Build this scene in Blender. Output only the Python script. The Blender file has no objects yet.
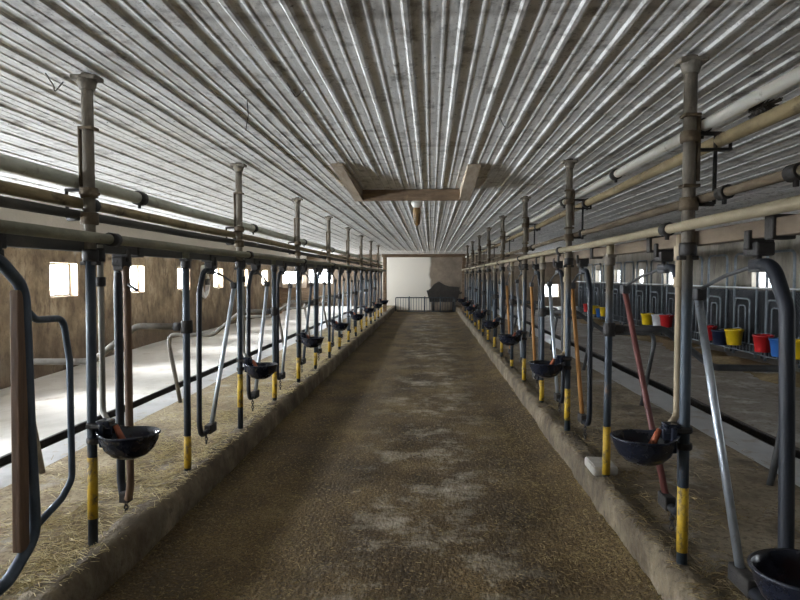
import bpy, bmesh, math, random
from mathutils import Vector, noise
import numpy as np
random.seed(7)
sc = bpy.context.scene
col = sc.collection
V = Vector
R = random.uniform

# ------------------------------------------------------------------ materials
def mat(name, stops, scale=6.0, detail=6.0, stretch=(1, 1, 1), rough=(.6, .9), metal=0.0,
        bump=.15, bscale=None, spots=None, spec=.5, coat=0):
    m = bpy.data.materials.new(name); m.use_nodes = True
    nt = m.node_tree; n = nt.nodes; l = nt.links
    b = n['Principled BSDF']
    g = n.new('ShaderNodeNewGeometry')
    mp = n.new('ShaderNodeMapping'); mp.inputs['Scale'].default_value = stretch
    l.new(g.outputs['Position'], mp.inputs['Vector'])
    t = n.new('ShaderNodeTexNoise'); t.inputs['Scale'].default_value = scale
    t.inputs['Detail'].default_value = detail; t.inputs['Roughness'].default_value = .65
    l.new(mp.outputs[0], t.inputs['Vector'])
    r = n.new('ShaderNodeValToRGB')
    el = r.color_ramp.elements
    while len(el) < len(stops): el.new(.5)
    for e, (p, c) in zip(el, stops): e.position = p; e.color = (*c, 1)
    l.new(t.outputs['Fac'], r.inputs['Fac'])
    out = r.outputs['Color']
    m['nodes_out'] = 0
    if spots:
        for (sscale, lo, hi, c, sst) in spots:
            mp2 = n.new('ShaderNodeMapping'); mp2.inputs['Scale'].default_value = sst
            l.new(g.outputs['Position'], mp2.inputs['Vector'])
            t2 = n.new('ShaderNodeTexNoise'); t2.inputs['Scale'].default_value = sscale
            t2.inputs['Detail'].default_value = 8; t2.inputs['Roughness'].default_value = .7
            l.new(mp2.outputs[0], t2.inputs['Vector'])
            mr = n.new('ShaderNodeMapRange'); mr.inputs[1].default_value = lo; mr.inputs[2].default_value = hi
            l.new(t2.outputs['Fac'], mr.inputs[0])
            mx = n.new('ShaderNodeMix'); mx.data_type = 'RGBA'
            l.new(mr.outputs[0], mx.inputs['Factor']); l.new(out, mx.inputs['A'])
            mx.inputs['B'].default_value = (*c, 1)
            out = mx.outputs['Result']
    l.new(out, b.inputs['Base Color'])
    mr = n.new('ShaderNodeMapRange'); mr.inputs[3].default_value = rough[0]; mr.inputs[4].default_value = rough[1]
    l.new(t.outputs['Fac'], mr.inputs[0]); l.new(mr.outputs[0], b.inputs['Roughness'])
    b.inputs['Metallic'].default_value = metal
    b.inputs['Specular IOR Level'].default_value = spec
    if coat: b.inputs['Coat Weight'].default_value = coat
    if bump:
        t3 = n.new('ShaderNodeTexNoise'); t3.inputs['Scale'].default_value = bscale or scale * 4
        t3.inputs['Detail'].default_value = 5
        l.new(mp.outputs[0], t3.inputs['Vector'])
        bp = n.new('ShaderNodeBump'); bp.inputs['Strength'].default_value = bump; bp.inputs['Distance'].default_value = .02
        l.new(t3.outputs['Fac'], bp.inputs['Height']); l.new(bp.outputs[0], b.inputs['Normal'])
    return m

def add_height_tint(m, z0, z1, c, scale=3.0, amount=1.0, stretch=(1, 1, .3), axis=2):
    """real dirt / whitewash of its own shape: mixes colour c in between coordinate z0..z1, edge broken by noise"""
    nt = m.node_tree; n = nt.nodes; l = nt.links; b = n['Principled BSDF']
    src = b.inputs['Base Color'].links[0].from_socket
    g = n.new('ShaderNodeNewGeometry'); sp = n.new('ShaderNodeSeparateXYZ'); l.new(g.outputs['Position'], sp.inputs[0])
    mp = n.new('ShaderNodeMapping'); mp.inputs['Scale'].default_value = stretch; l.new(g.outputs['Position'], mp.inputs[0])
    t = n.new('ShaderNodeTexNoise'); t.inputs['Scale'].default_value = scale; t.inputs['Detail'].default_value = 8
    l.new(mp.outputs[0], t.inputs['Vector'])
    mr = n.new('ShaderNodeMapRange'); mr.inputs[1].default_value = z0; mr.inputs[2].default_value = z1
    ma = n.new('ShaderNodeMath'); ma.operation = 'MULTIPLY_ADD'; ma.inputs[1].default_value = (z1 - z0) * 2.4
    sub = n.new('ShaderNodeMath'); sub.operation = 'SUBTRACT'; sub.inputs[1].default_value = .5
    l.new(t.outputs['Fac'], sub.inputs[0]); l.new(sub.outputs[0], ma.inputs[0]); l.new(sp.outputs[axis], ma.inputs[2])
    l.new(ma.outputs[0], mr.inputs[0])
    mu = n.new('ShaderNodeMath'); mu.operation = 'MULTIPLY'; mu.inputs[1].default_value = amount; l.new(mr.outputs[0], mu.inputs[0])
    mx = n.new('ShaderNodeMix'); mx.data_type = 'RGBA'
    l.new(mu.outputs[0], mx.inputs['Factor']); l.new(src, mx.inputs['A']); mx.inputs['B'].default_value = (*c, 1)
    l.new(mx.outputs['Result'], b.inputs['Base Color'])
    return m

def add_patches(m, c, scale, lo, hi, xr):
    """dry pale worn patches along the middle of the trodden track"""
    nt = m.node_tree; n = nt.nodes; l = nt.links; b = n['Principled BSDF']
    src = b.inputs['Base Color'].links[0].from_socket
    g = n.new('ShaderNodeNewGeometry'); sp = n.new('ShaderNodeSeparateXYZ'); l.new(g.outputs['Position'], sp.inputs[0])
    t = n.new('ShaderNodeTexNoise'); t.inputs['Scale'].default_value = scale; t.inputs['Detail'].default_value = 15; t.inputs['Roughness'].default_value = .8
    l.new(g.outputs['Position'], t.inputs['Vector'])
    mr = n.new('ShaderNodeMapRange'); mr.inputs[1].default_value = lo; mr.inputs[2].default_value = hi; l.new(t.outputs['Fac'], mr.inputs[0])
    ab = n.new('ShaderNodeMath'); ab.operation = 'ABSOLUTE'; l.new(sp.outputs[0], ab.inputs[0])
    m2 = n.new('ShaderNodeMapRange'); m2.inputs[1].default_value = xr * .5; m2.inputs[2].default_value = xr * 1.5; m2.inputs[3].default_value = .8; m2.inputs[4].default_value = 0; l.new(ab.outputs[0], m2.inputs[0])
    mu = n.new('ShaderNodeMath'); mu.operation = 'MULTIPLY'; l.new(mr.outputs[0], mu.inputs[0]); l.new(m2.outputs[0], mu.inputs[1])
    mx = n.new('ShaderNodeMix'); mx.data_type = 'RGBA'
    l.new(mu.outputs[0], mx.inputs['Factor']); l.new(src, mx.inputs['A']); mx.inputs['B'].default_value = (*c, 1)
    l.new(mx.outputs['Result'], b.inputs['Base Color'])
    return m

def add_bands(m, periods, c, amount, width):
    """thin straight marks across the sheets (lap joints and screw rows), at every period along y"""
    nt = m.node_tree; n = nt.nodes; l = nt.links; b = n['Principled BSDF']
    src = b.inputs['Base Color'].links[0].from_socket
    g = n.new('ShaderNodeNewGeometry'); sp = n.new('ShaderNodeSeparateXYZ'); l.new(g.outputs['Position'], sp.inputs[0])
    t = n.new('ShaderNodeTexNoise'); t.inputs['Scale'].default_value = 2.5; t.inputs['Detail'].default_value = 6; l.new(g.outputs['Position'], t.inputs['Vector'])
    d = n.new('ShaderNodeMath'); d.operation = 'DIVIDE'; d.inputs[1].default_value = periods; l.new(sp.outputs[1], d.inputs[0])
    f = n.new('ShaderNodeMath'); f.operation = 'PINGPONG'; f.inputs[1].default_value = .5; l.new(d.outputs[0], f.inputs[0])
    mr = n.new('ShaderNodeMapRange'); mr.inputs[1].default_value = 0; mr.inputs[2].default_value = width / periods
    mr.inputs[3].default_value = amount; mr.inputs[4].default_value = 0; l.new(f.outputs[0], mr.inputs[0])
    mu = n.new('ShaderNodeMath'); mu.operation = 'MULTIPLY'; l.new(mr.outputs[0], mu.inputs[0])
    m2 = n.new('ShaderNodeMapRange'); m2.inputs[1].default_value = .35; m2.inputs[2].default_value = .6; l.new(t.outputs['Fac'], m2.inputs[0])
    l.new(m2.outputs[0], mu.inputs[1])
    mx = n.new('ShaderNodeMix'); mx.data_type = 'RGBA'
    l.new(mu.outputs[0], mx.inputs['Factor']); l.new(src, mx.inputs['A']); mx.inputs['B'].default_value = (*c, 1)
    l.new(mx.outputs['Result'], b.inputs['Base Color'])
    return m

U1 = (1, 1, 1)
M = {}
M['ceiling'] = mat('white_ribbed_steel', [(.3, (.58, .56, .52)), (.5, (.70, .685, .65)), (.7, (.78, .77, .74))], 3, 8, (1.6, .6, 1), (.5, .75), 0, .12, 30,
                   spots=[(2.2, .56, .80, (.22, .20, .175), (1, .6, 1)), (14, .60, .72, (.13, .11, .09), (1, .6, 1)), (9, .52, .66, (.27, .25, .225), (1, .7, 1)), (24, .60, .70, (.10, .085, .07), U1), (60, .60, .68, (.08, .065, .05), U1)])
add_bands(M['ceiling'], 2.44, (.16, .13, .11), .55, .05)
M['wall_left'] = mat('stained_concrete_wall', [(.34, (.085, .056, .030)), (.46, (.20, .140, .080)), (.56, (.31, .228, .138)), (.7, (.46, .365, .245))], 1.7, 14, (1, 1, .8), (.8, .95), 0, .6, 18,
                     spots=[(8, .52, .66, (.11, .072, .045), (1, 1, .3)), (34, .57, .68, (.09, .058, .035), (1, 1, .6))])
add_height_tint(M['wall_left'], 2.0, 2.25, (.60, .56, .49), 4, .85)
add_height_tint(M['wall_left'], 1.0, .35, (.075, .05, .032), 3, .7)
M['wall_right'] = mat('grey_concrete_wall', [(.3, (.13, .112, .085)), (.5, (.26, .228, .18)), (.7, (.40, .365, .30))], 1.8, 9, (1, 1, .5), (.8, .95), 0, .4, 14,
                      spots=[(6, .55, .72, (.08, .07, .06), (1, 1, .25))])
M['wall_back'] = mat('bare_block_wall', [(.3, (.16, .125, .09)), (.6, (.27, .215, .16)), (.8, (.36, .30, .23))], 2.5, 8, U1, (.85, .95), 0, .3, 12)
add_height_tint(M['wall_back'], .0, -.10, (.74, .69, .60), 1.6, 1.0, (.6, 1, 1), axis=0)
add_height_tint(M['wall_back'], -2.25, -2.4, (.13, .095, .065), 1.6, 1.0, (.6, 1, 1), axis=0)
M['aisle'] = mat('trodden_feed_floor', [(.30, (.030, .017, .005)), (.45, (.082, .051, .016)), (.58, (.165, .108, .038)), (.74, (.28, .20, .09))], 1.5, 15, (1, .6, 1), (.85, 1), 0, 1.0, 45,
                 spots=[(95, .47, .60, (.035, .020, .006), U1), (40, .55, .66, (.25, .18, .08), U1)])
add_patches(M['aisle'], (.56, .49, .38), 1.7, .50, .66, .50)
M['stall_floor_left'] = mat('littered_concrete', [(.30, (.17, .125, .062)), (.48, (.33, .26, .15)), (.72, (.52, .44, .30))], 2.2, 10, U1, (.7, .95), 0, .5, 20,
                            spots=[(34, .50, .62, (.15, .10, .05), U1), (2.6, .52, .68, (.15, .105, .06), U1), (1.6, .56, .7, (.52, .48, .42), U1)])
M['stall_floor_right'] = mat('grey_littered_concrete', [(.30, (.11, .08, .045)), (.48, (.23, .18, .115)), (.72, (.38, .32, .23))], 2.2, 10, U1, (.7, .95), 0, .5, 20,
                             spots=[(30, .50, .64, (.10, .068, .036), U1), (2.4, .52, .66, (.085, .06, .036), U1), (1.6, .58, .7, (.42, .40, .36), U1)])
M['walk'] = mat('bare_worn_concrete', [(.3, (.47, .44, .39)), (.5, (.61, .58, .53)), (.75, (.71, .69, .65))], 1.3, 9, U1, (.45, .75), 0, .3, 16,
                spots=[(2.0, .58, .75, (.30, .23, .16), U1), (9, .60, .76, (.36, .28, .2), U1)])
M['walk_grey'] = mat('bare_grey_concrete', [(.3, (.22, .19, .155)), (.5, (.32, .285, .24)), (.75, (.44, .41, .36))], 1.3, 9, (1, 1, 1), (.45, .8), 0, .3, 16,
                     spots=[(1.2, .52, .72, (.13, .10, .065), (1, .6, 1)), (3, .50, .66, (.56, .54, .50), U1), (14, .52, .66, (.15, .11, .07), U1)])
M['wetline'] = mat('damp_pale_concrete', [(.3, (.36, .36, .36)), (.55, (.50, .50, .50)), (.75, (.60, .59, .57))], 3, 8, (1, 1, 1), (.22, .6), 0, .2, 14, spots=[(5, .55, .7, (.30, .23, .16), U1)])  # damp concrete; its pale grey paints in the sheen of the windows
M['gutter'] = mat('black_wet_manure', [(.3, (.010, .008, .006)), (.7, (.03, .022, .016))], 8, 6, U1, (.4, .8), 0, .4)
M['kerb'] = mat('dirty_kerb_concrete', [(.30, (.05, .036, .02)), (.46, (.12, .09, .055)), (.60, (.21, .165, .105)), (.74, (.36, .30, .22))], 3.5, 12, U1, (.8, .95), 0, 1.0, 26,
                spots=[(16, .55, .7, (.07, .05, .03), U1)])
M['post'] = mat('dull_blue_grey_pipe', [(.3, (.022, .030, .040)), (.55, (.045, .058, .072)), (.75, (.095, .105, .11))], 9, 6, (1, 1, .5), (.4, .65), .3, .1, 60,
                spots=[(14, .60, .74, (.16, .10, .06), (1, 1, .5))])
M['grimy'] = mat('grimy_ceiling_pipe', [(.3, (.12, .10, .075)), (.55, (.21, .18, .14)), (.75, (.34, .31, .26))], 12, 7, (1, 1, .5), (.65, .9), .1, .25, 60,
                 spots=[(10, .55, .70, (.10, .07, .045), (1, 1, .6))])
M['post_right'] = M['post'].copy(); M['post_right'].name = 'dusty_pipe'; add_height_tint(M['post_right'], 1.35, 1.65, (.20, .15, .09), 3, .75)
M['yellow'] = mat('chipped_yellow_paint', [(.3, (.42, .25, .015)), (.6, (.60, .38, .02)), (.8, (.68, .47, .06))], 9, 6, U1, (.5, .75), 0, .15, 60,
                  spots=[(26, .50, .62, (.12, .085, .04), (1, 1, .6))])
M['black'] = mat('black_painted_steel', [(.3, (.006, .008, .012)), (.6, (.013, .015, .021)), (.8, (.03, .026, .024))], 10, 6, (1, 1, .4), (.4, .65), 0, .06, 60, spec=.35)
M['steel'] = mat('worn_bright_steel', [(.3, (.32, .35, .39)), (.55, (.55, .59, .63)), (.75, (.70, .73, .76))], 9, 6, (1, 1, .4), (.3, .5), .75, .06, 60,
                 spots=[(20, .62, .74, (.20, .13, .08), U1)])
M['bluegrey'] = mat('blue_grey_steel', [(.3, (.035, .047, .062)), (.6, (.07, .09, .115)), (.8, (.15, .175, .195))], 9, 6, (1, 1, .4), (.35, .6), .5, .06, 60)
M['orange'] = mat('rust_orange_bar', [(.3, (.27, .11, .025)), (.6, (.40, .19, .05)), (.8, (.48, .27, .10))], 9, 6, (1, 1, .3), (.55, .8), 0, .1, 60)
M['maroon'] = mat('dull_red_bar', [(.3, (.085, .025, .02)), (.6, (.16, .05, .04)), (.8, (.24, .10, .08))], 9, 6, (1, 1, .3), (.45, .7), 0, .1, 60)
M['woodbar'] = mat('brown_wood_liner', [(.3, (.075, .04, .022)), (.55, (.14, .08, .045)), (.8, (.22, .14, .085))], 7, 8, (4, 4, .4), (.6, .85), 0, .2, 30)
M['rail'] = mat('dusty_olive_rail', [(.3, (.13, .125, .085)), (.55, (.22, .21, .145)), (.75, (.33, .31, .22))], 9, 7, (1, .4, 1), (.55, .8), .15, .15, 50,
                spots=[(16, .60, .74, (.14, .10, .06), U1)])
M['tanrail'] = mat('dusty_tan_rail', [(.3, (.30, .25, .16)), (.55, (.42, .35, .23)), (.75, (.54, .47, .34))], 9, 7, (1, .4, 1), (.55, .8), .1, .15, 50,
                   spots=[(16, .60, .74, (.16, .11, .06), U1)])
M['beam'] = mat('brown_dusty_beam', [(.3, (.10, .07, .045)), (.55, (.17, .125, .08)), (.8, (.27, .21, .14))], 6, 7, (1, .4, 1), (.7, .9), 0, .25, 40)
M['darkbeam'] = mat('dark_dusty_beam', [(.3, (.030, .028, .026)), (.55, (.055, .05, .042)), (.8, (.12, .10, .08))], 6, 7, (1, .4, 1), (.6, .85), 0, .2, 40)
M['whitepipe'] = mat('chalky_white_pipe', [(.3, (.62, .59, .50)), (.55, (.74, .71, .62)), (.75, (.80, .78, .70))], 7, 7, (1, .4, 1), (.5, .7), 0, .08, 40,
                     spots=[(9, .62, .74, (.24, .18, .12), U1)])
M['greypipe'] = mat('dusty_greenish_pipe', [(.3, (.38, .38, .30)), (.55, (.52, .52, .43)), (.75, (.64, .63, .54))], 7, 7, (1, .4, 1), (.5, .75), 0, .1, 40,
                    spots=[(9, .58, .74, (.20, .15, .10), U1)])
M['brownpipe'] = mat('rusty_brown_pipe', [(.3, (.06, .042, .026)), (.52, (.13, .095, .058)), (.72, (.27, .21, .14))], 9, 8, (1, .4, 1), (.75, .95), 0, .45, 36)
M['tanpipe'] = mat('grimy_ochre_pipe', [(.3, (.17, .125, .06)), (.55, (.30, .23, .12)), (.75, (.43, .35, .21))], 8, 8, (1, .35, 1), (.6, .9), .05, .3, 40, spots=[(9, .54, .68, (.09, .06, .035), (1, .6, 1))])
M['clamp'] = mat('greasy_black_iron', [(.3, (.014, .012, .011)), (.6, (.035, .03, .026)), (.8, (.08, .065, .05))], 14, 6, U1, (.5, .8), .2, .3, 50)
M['bowl'] = mat('dark_enamel', [(.3, (.008, .010, .018)), (.6, (.015, .018, .03)), (.8, (.035, .037, .045))], 8, 5, U1, (.18, .35), 0, .03, 40)
M['tongue'] = mat('red_brown_paddle', [(.3, (.26, .06, .025)), (.6, (.40, .11, .045)), (.8, (.5, .22, .10))], 12, 5, U1, (.45, .7), 0, .1)
M['supply'] = mat('galvanised_supply_pipe', [(.3, (.20, .18, .15)), (.55, (.30, .28, .24)), (.8, (.40, .38, .33))], 10, 6, (1, 1, .5), (.5, .75), .3, .12, 50)
M['tansupply'] = mat('tan_supply_pipe', [(.3, (.26, .20, .125)), (.55, (.36, .28, .18)), (.8, (.45, .37, .26))], 10, 6, (1, 1, .5), (.55, .8), .1, .12, 50)
M['divider'] = mat('weathered_bent_pipe', [(.3, (.13, .115, .095)), (.55, (.22, .20, .17)), (.8, (.34, .31, .27))], 8, 7, U1, (.5, .75), .3, .15, 50,
                   spots=[(12, .57, .72, (.12, .075, .045), U1)])
M['darkdivider'] = mat('dark_bent_pipe', [(.3, (.035, .035, .036)), (.55, (.075, .075, .075)), (.8, (.14, .13, .12))], 8, 7, U1, (.45, .7), .3, .1, 50)
M['timber'] = mat('old_brown_timber', [(.3, (.12, .078, .045)), (.55, (.23, .155, .095)), (.8, (.36, .27, .18))], 5, 9, (1, 1, 6), (.75, .95), 0, .3, 30)
M['paletimber'] = mat('dusty_pale_timber', [(.3, (.28, .21, .14)), (.55, (.42, .34, .245)), (.8, (.54, .46, .36))], 5, 9, (6, 1, 6), (.75, .95), 0, .3, 30)
M['winframe'] = mat('grey_window_frame', [(.3, (.38, .37, .35)), (.7, (.6, .59, .56))], 8, 5, U1, (.6, .8), 0, .1)
M['pen'] = mat('pen_galvanised_tube', [(.3, (.13, .15, .165)), (.6, (.22, .245, .265)), (.8, (.32, .345, .36))], 8, 5, U1, (.4, .6), .5, .05)
M['mesh'] = mat('dark_wire_mesh', [(.3, (.06, .065, .07)), (.7, (.12, .125, .13))], 8, 4, U1, (.5, .7), .4, 0)
M['penrail'] = mat('white_top_rail', [(.3, (.58, .58, .56)), (.7, (.74, .74, .72))], 8, 4, U1, (.4, .6), 0, .05)
M['penback'] = mat('dark_pen_boards', [(.3, (.022, .024, .028)), (.55, (.045, .048, .053)), (.8, (.10, .10, .10))], 3, 9, (1, 1, 1), (.7, .9), 0, .2, 20)
M['hay'] = mat('loose_hay', [(.3, (.15, .10, .045)), (.6, (.27, .195, .09)), (.8, (.40, .31, .17))], 16, 9, U1, (.85, 1), 0, 1.0, 40)
M['straw'] = mat('straw_stem', [(.3, (.28, .205, .08)), (.5, (.47, .38, .18)), (.7, (.68, .60, .37))], 40, 3, U1, (.7, .9), 0, 0)
M['chaff'] = mat('brown_chaff', [(.3, (.07, .045, .015)), (.5, (.17, .12, .045)), (.7, (.38, .29, .13))], 40, 3, U1, (.8, 1), 0, 0)
for nm, c in (('red', (.55, .018, .02)), ('yellow_b', (.80, .54, .012)), ('blue', (.025, .13, .42)), ('navy', (.010, .016, .04)), ('white', (.75, .74, .72))):
    M['bucket_' + nm] = mat(nm + '_plastic', [(.3, tuple(.8 * x for x in c)), (.7, c)], 6, 4, U1, (.35, .55), 0, .02)
M['hose'] = mat('white_hose', [(.3, (.74, .72, .67)), (.7, (.84, .83, .8))], 9, 4, U1, (.4, .6), 0, .05)
M['concrete'] = mat('pale_broken_concrete', [(.3, (.30, .27, .23)), (.55, (.46, .43, .38)), (.8, (.58, .55, .50))], 8, 9, U1, (.8, .95), 0, .5, 40)
M['amber'] = mat('dusty_amber_glass', [(.3, (.12, .065, .02)), (.6, (.24, .14, .05)), (.8, (.36, .25, .11))], 8, 6, U1, (.25, .6), 0, .05)
M['porcelain'] = mat('dusty_porcelain', [(.3, (.44, .41, .36)), (.7, (.62, .60, .55))], 9, 6, U1, (.4, .7), 0, .05)
M['cart'] = mat('dark_machine_paint', [(.3, (.018, .016, .014)), (.6, (.04, .034, .028)), (.8, (.09, .075, .06))], 6, 7, U1, (.6, .85), .1, .2)
M['web'] = mat('dusty_cobweb', [(.3, (.05, .042, .034)), (.7, (.11, .095, .08))], 20, 4, U1, (.9, 1), 0, 0)
def pane_material():
    m = bpy.data.materials.new('dusty_window_pane'); m.use_nodes = True
    nt = m.node_tree; n = nt.nodes; l = nt.links
    n.remove(n['Principled BSDF']); o = n['Material Output']
    tr = n.new('ShaderNodeBsdfTransparent'); tr.inputs[0].default_value = (.95, .97, 1, 1)
    tl = n.new('ShaderNodeBsdfTranslucent'); tl.inputs[0].default_value = (.8, .8, .78, 1)
    gl = n.new('ShaderNodeBsdfGlossy'); gl.inputs['Roughness'].default_value = .15
    tx = n.new('ShaderNodeTexNoise'); tx.inputs['Scale'].default_value = 5
    g = n.new('ShaderNodeNewGeometry'); l.new(g.outputs['Position'], tx.inputs['Vector'])
    mr = n.new('ShaderNodeMapRange'); mr.inputs[1].default_value = .35; mr.inputs[2].default_value = .7; mr.inputs[3].default_value = .08; mr.inputs[4].default_value = .4
    l.new(tx.outputs['Fac'], mr.inputs[0])
    a = n.new('ShaderNodeMixShader'); l.new(mr.outputs[0], a.inputs[0]); l.new(tr.outputs[0], a.inputs[1]); l.new(tl.outputs[0], a.inputs[2])
    c = n.new('ShaderNodeMixShader'); c.inputs[0].default_value = .05; l.new(a.outputs[0], c.inputs[1]); l.new(gl.outputs[0], c.inputs[2])
    l.new(c.outputs[0], o.inputs['Surface'])
    return m
M['pane'] = pane_material()

# ------------------------------------------------------------------ mesh helpers
def fillet(pts, r, n=6):
    pts = [V(p) for p in pts]
    if r <= 0 or len(pts) < 3: return pts
    out = [pts[0]]
    for a, b, c in zip(pts, pts[1:], pts[2:]):
        u = (a - b); w = (c - b); lu, lw = u.length, w.length; u.normalize(); w.normalize()
        ang = u.angle(w, 0)
        if ang > math.pi - .05: out.append(b); continue
        d = min(r / max(math.tan(ang / 2), .05), .49 * lu, .49 * lw)
        p0, p2 = b + u * d, b + w * d
        for i in range(n + 1):
            t = i / n
            out.append(p0.lerp(b, t).lerp(b.lerp(p2, t), t))
    out.append(pts[-1]); return out

class MB:
    def __init__(s): s.bm = bmesh.new()
    def tube(s, pts, r, seg=10, fil=0.0, closed=False, wob=0.0, radii=None):
        P = fillet(pts, fil) if not closed else [V(p) for p in pts]
        n = len(P); rings = []
        nrm = None
        for i in range(n):
            if closed: t = (P[(i + 1) % n] - P[i - 1]).normalized()
            else: t = (P[min(i + 1, n - 1)] - P[max(i - 1, 0)]).normalized()
            if nrm is None:
                nrm = t.orthogonal().normalized()
            else:
                nrm = (nrm - t * nrm.dot(t))
                nrm = nrm.normalized() if nrm.length > 1e-6 else t.orthogonal().normalized()
            bn = t.cross(nrm)
            rr = (radii[i] if radii else r) * (1 + (R(-wob, wob) if wob else 0))
            rings.append([s.bm.verts.new(P[i] + nrm * math.cos(k * 2 * math.pi / seg) * rr + bn * math.sin(k * 2 * math.pi / seg) * rr) for k in range(seg)])
        for i in range(n if closed else n - 1):
            a, b = rings[i], rings[(i + 1) % n]
            for k in range(seg):
                f = s.bm.faces.new((a[k], a[(k + 1) % seg], b[(k + 1) % seg], b[k])); f.smooth = True
        if not closed:
            s.bm.faces.new(list(reversed(rings[0]))); s.bm.faces.new(rings[-1])
        return s
    def box(s, x0, x1, y0, y1, z0, z1, bev=0.0):
        b = s.bm if not bev else bmesh.new()
        vs = [b.verts.new((x, y, z)) for x in (x0, x1) for y in (y0, y1) for z in (z0, z1)]
        for q in ((0, 1, 3, 2), (4, 6, 7, 5), (0, 4, 5, 1), (2, 3, 7, 6), (0, 2, 6, 4), (1, 5, 7, 3)): b.faces.new([vs[i] for i in q])
        if bev:
            bmesh.ops.bevel(b, geom=list(b.edges), offset=bev, segments=2, affect='EDGES', profile=.5)
            s.merge(b)
        return s
    def merge(s, b):
        m = bpy.data.meshes.new('tmp'); b.to_mesh(m); b.free(); s.bm.from_mesh(m); bpy.data.meshes.remove(m)
    def lathe(s, prof, c, seg=24, sx=1, sy=1):
        rings = []
        for (r, z) in prof:
            if r < 1e-5: rings.append([s.bm.verts.new((c[0], c[1], c[2] + z))])
            else: rings.append([s.bm.verts.new((c[0] + math.cos(k * 2 * math.pi / seg) * r * sx, c[1] + math.sin(k * 2 * math.pi / seg) * r * sy, c[2] + z)) for k in range(seg)])
        for a, b in zip(rings, rings[1:]):
            for k in range(seg):
                k2 = (k + 1) % seg
                q = [a[k % len(a)], a[k2 % len(a)], b[k2 % len(b)], b[k % len(b)]]
                q = list(dict.fromkeys(q))
                if len(q) > 2:
                    f = s.bm.faces.new(q); f.smooth = True
        return s
    def prism(s, poly, axis, a0, a1):
        """poly in the two other axes, extruded along axis"""
        def mk(p, a):
            return {0: (a, p[0], p[1]), 1: (p[0], a, p[1]), 2: (p[0], p[1], a)}[axis]
        A = [s.bm.verts.new(mk(p, a0)) for p in poly]; B = [s.bm.verts.new(mk(p, a1)) for p in poly]
        n = len(poly)
        s.bm.faces.new(A); s.bm.faces.new(B)
        for i in range(n): s.bm.faces.new((A[i], A[(i + 1) % n], B[(i + 1) % n], B[i]))
        return s
    def build(s, name, m, parent=None, label=None):
        me = bpy.data.meshes.new(name)
        bmesh.ops.recalc_face_normals(s.bm, faces=list(s.bm.faces))
        o = bpy.data.objects.new(name, me)
        if parent is not None:
            off = V(parent.location) if not parent.parent else V(parent['wl'])
            bmesh.ops.translate(s.bm, vec=-off, verts=list(s.bm.verts))
            o.parent = parent
            o['wl'] = tuple(off)
        s.bm.to_mesh(me); s.bm.free()
        me.materials.append(m if not isinstance(m, str) else M[m])
        col.objects.link(o)
        if label: o['label'] = label
        return o

def part(name, mb, m, parent, label=None): return mb.build(name, m, parent, label)
def tag(o, label, cat, group=None, kind=None):
    o['label'] = label; o['category'] = cat
    if group: o['group'] = group
    if kind: o['kind'] = kind
    return o
def thing(name, loc, label, cat, group=None):
    o = bpy.data.objects.new(name, None); o.location = loc; o.empty_display_size = .1; col.objects.link(o)
    return tag(o, label, cat, group)
def struct(name, mb, m, label=None, cat=None):
    o = mb.build(name, m); o['kind'] = 'structure'
    if label: o['label'] = label; o['category'] = cat
    return o
ORD = ['first', 'second', 'third', 'fourth', 'fifth', 'sixth', 'seventh', 'eighth', 'ninth', 'tenth', 'eleventh', 'twelfth', 'thirteenth',
       'fourteenth', 'fifteenth', 'sixteenth', 'seventeenth', 'eighteenth', 'nineteenth', 'twentieth']

# ------------------------------------------------------------------ layout
LX, RX = -1.73, 1.20               # post lines
LC, RC = 2.63, 2.63                # ceiling height
LY = lambda k: 3.05 + 1.22 * k     # left posts
RY = lambda k: 2.95 + 1.25 * k     # right posts
LZ, RZ = .22, .24                  # platform tops
YEND, YB, YF = 22.6, 29.0, -4.0
WL, WR = -5.9, 7.0

# ---- aisle floor
def grid(name, xs, ys, fz, m, label=None, cat=None, smooth=True):
    me = bpy.data.meshes.new(name)
    vs = [(x, y, fz(x, y)) for y in ys for x in xs]
    nx = len(xs)
    fs = [(j * nx + i, j * nx + i + 1, (j + 1) * nx + i + 1, (j + 1) * nx + i) for j in range(len(ys) - 1) for i in range(nx - 1)]
    me.from_pydata(vs, [], fs)
    for p in me.polygons: p.use_smooth = smooth
    me.materials.append(M[m]); o = bpy.data.objects.new(name, me); col.objects.link(o); o['kind'] = 'structure'
    if label: o['label'] = label; o['category'] = cat
    return o
def lin(a, b, n): return [a + (b - a) * i / (n - 1) for i in range(n)]
def ysp(a, b, n, pw=1.6): return [a + (b - a) * (i / (n - 1)) ** pw for i in range(n)]
def nz(x, y, s, z=0): return noise.noise((x * s, y * s, z))
def aisle_z(x, y):
    e = max(0, (x - .75) / .37); w = max(0, (-x - 1.25) / .37)
    pile = .07 * e * e * (1 + .5 * nz(x, y, 1.1)) + .03 * w * w
    return pile + .012 * nz(x, y, 2.3) + .008 * nz(x, y, 7, 3) + .004 * nz(x, y, 19, 5)
grid('floor', lin(-1.64, 1.14, 72), ysp(YF, YB, 420, 1.5), aisle_z, 'aisle', 'long brown feed aisle floor strewn with trodden feed', 'floor')

def plat_noise(x, y): return .008 * nz(x, y, 1.7) + .005 * nz(x, y, 6, 2) + .003 * nz(x, y, 17, 4)
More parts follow.
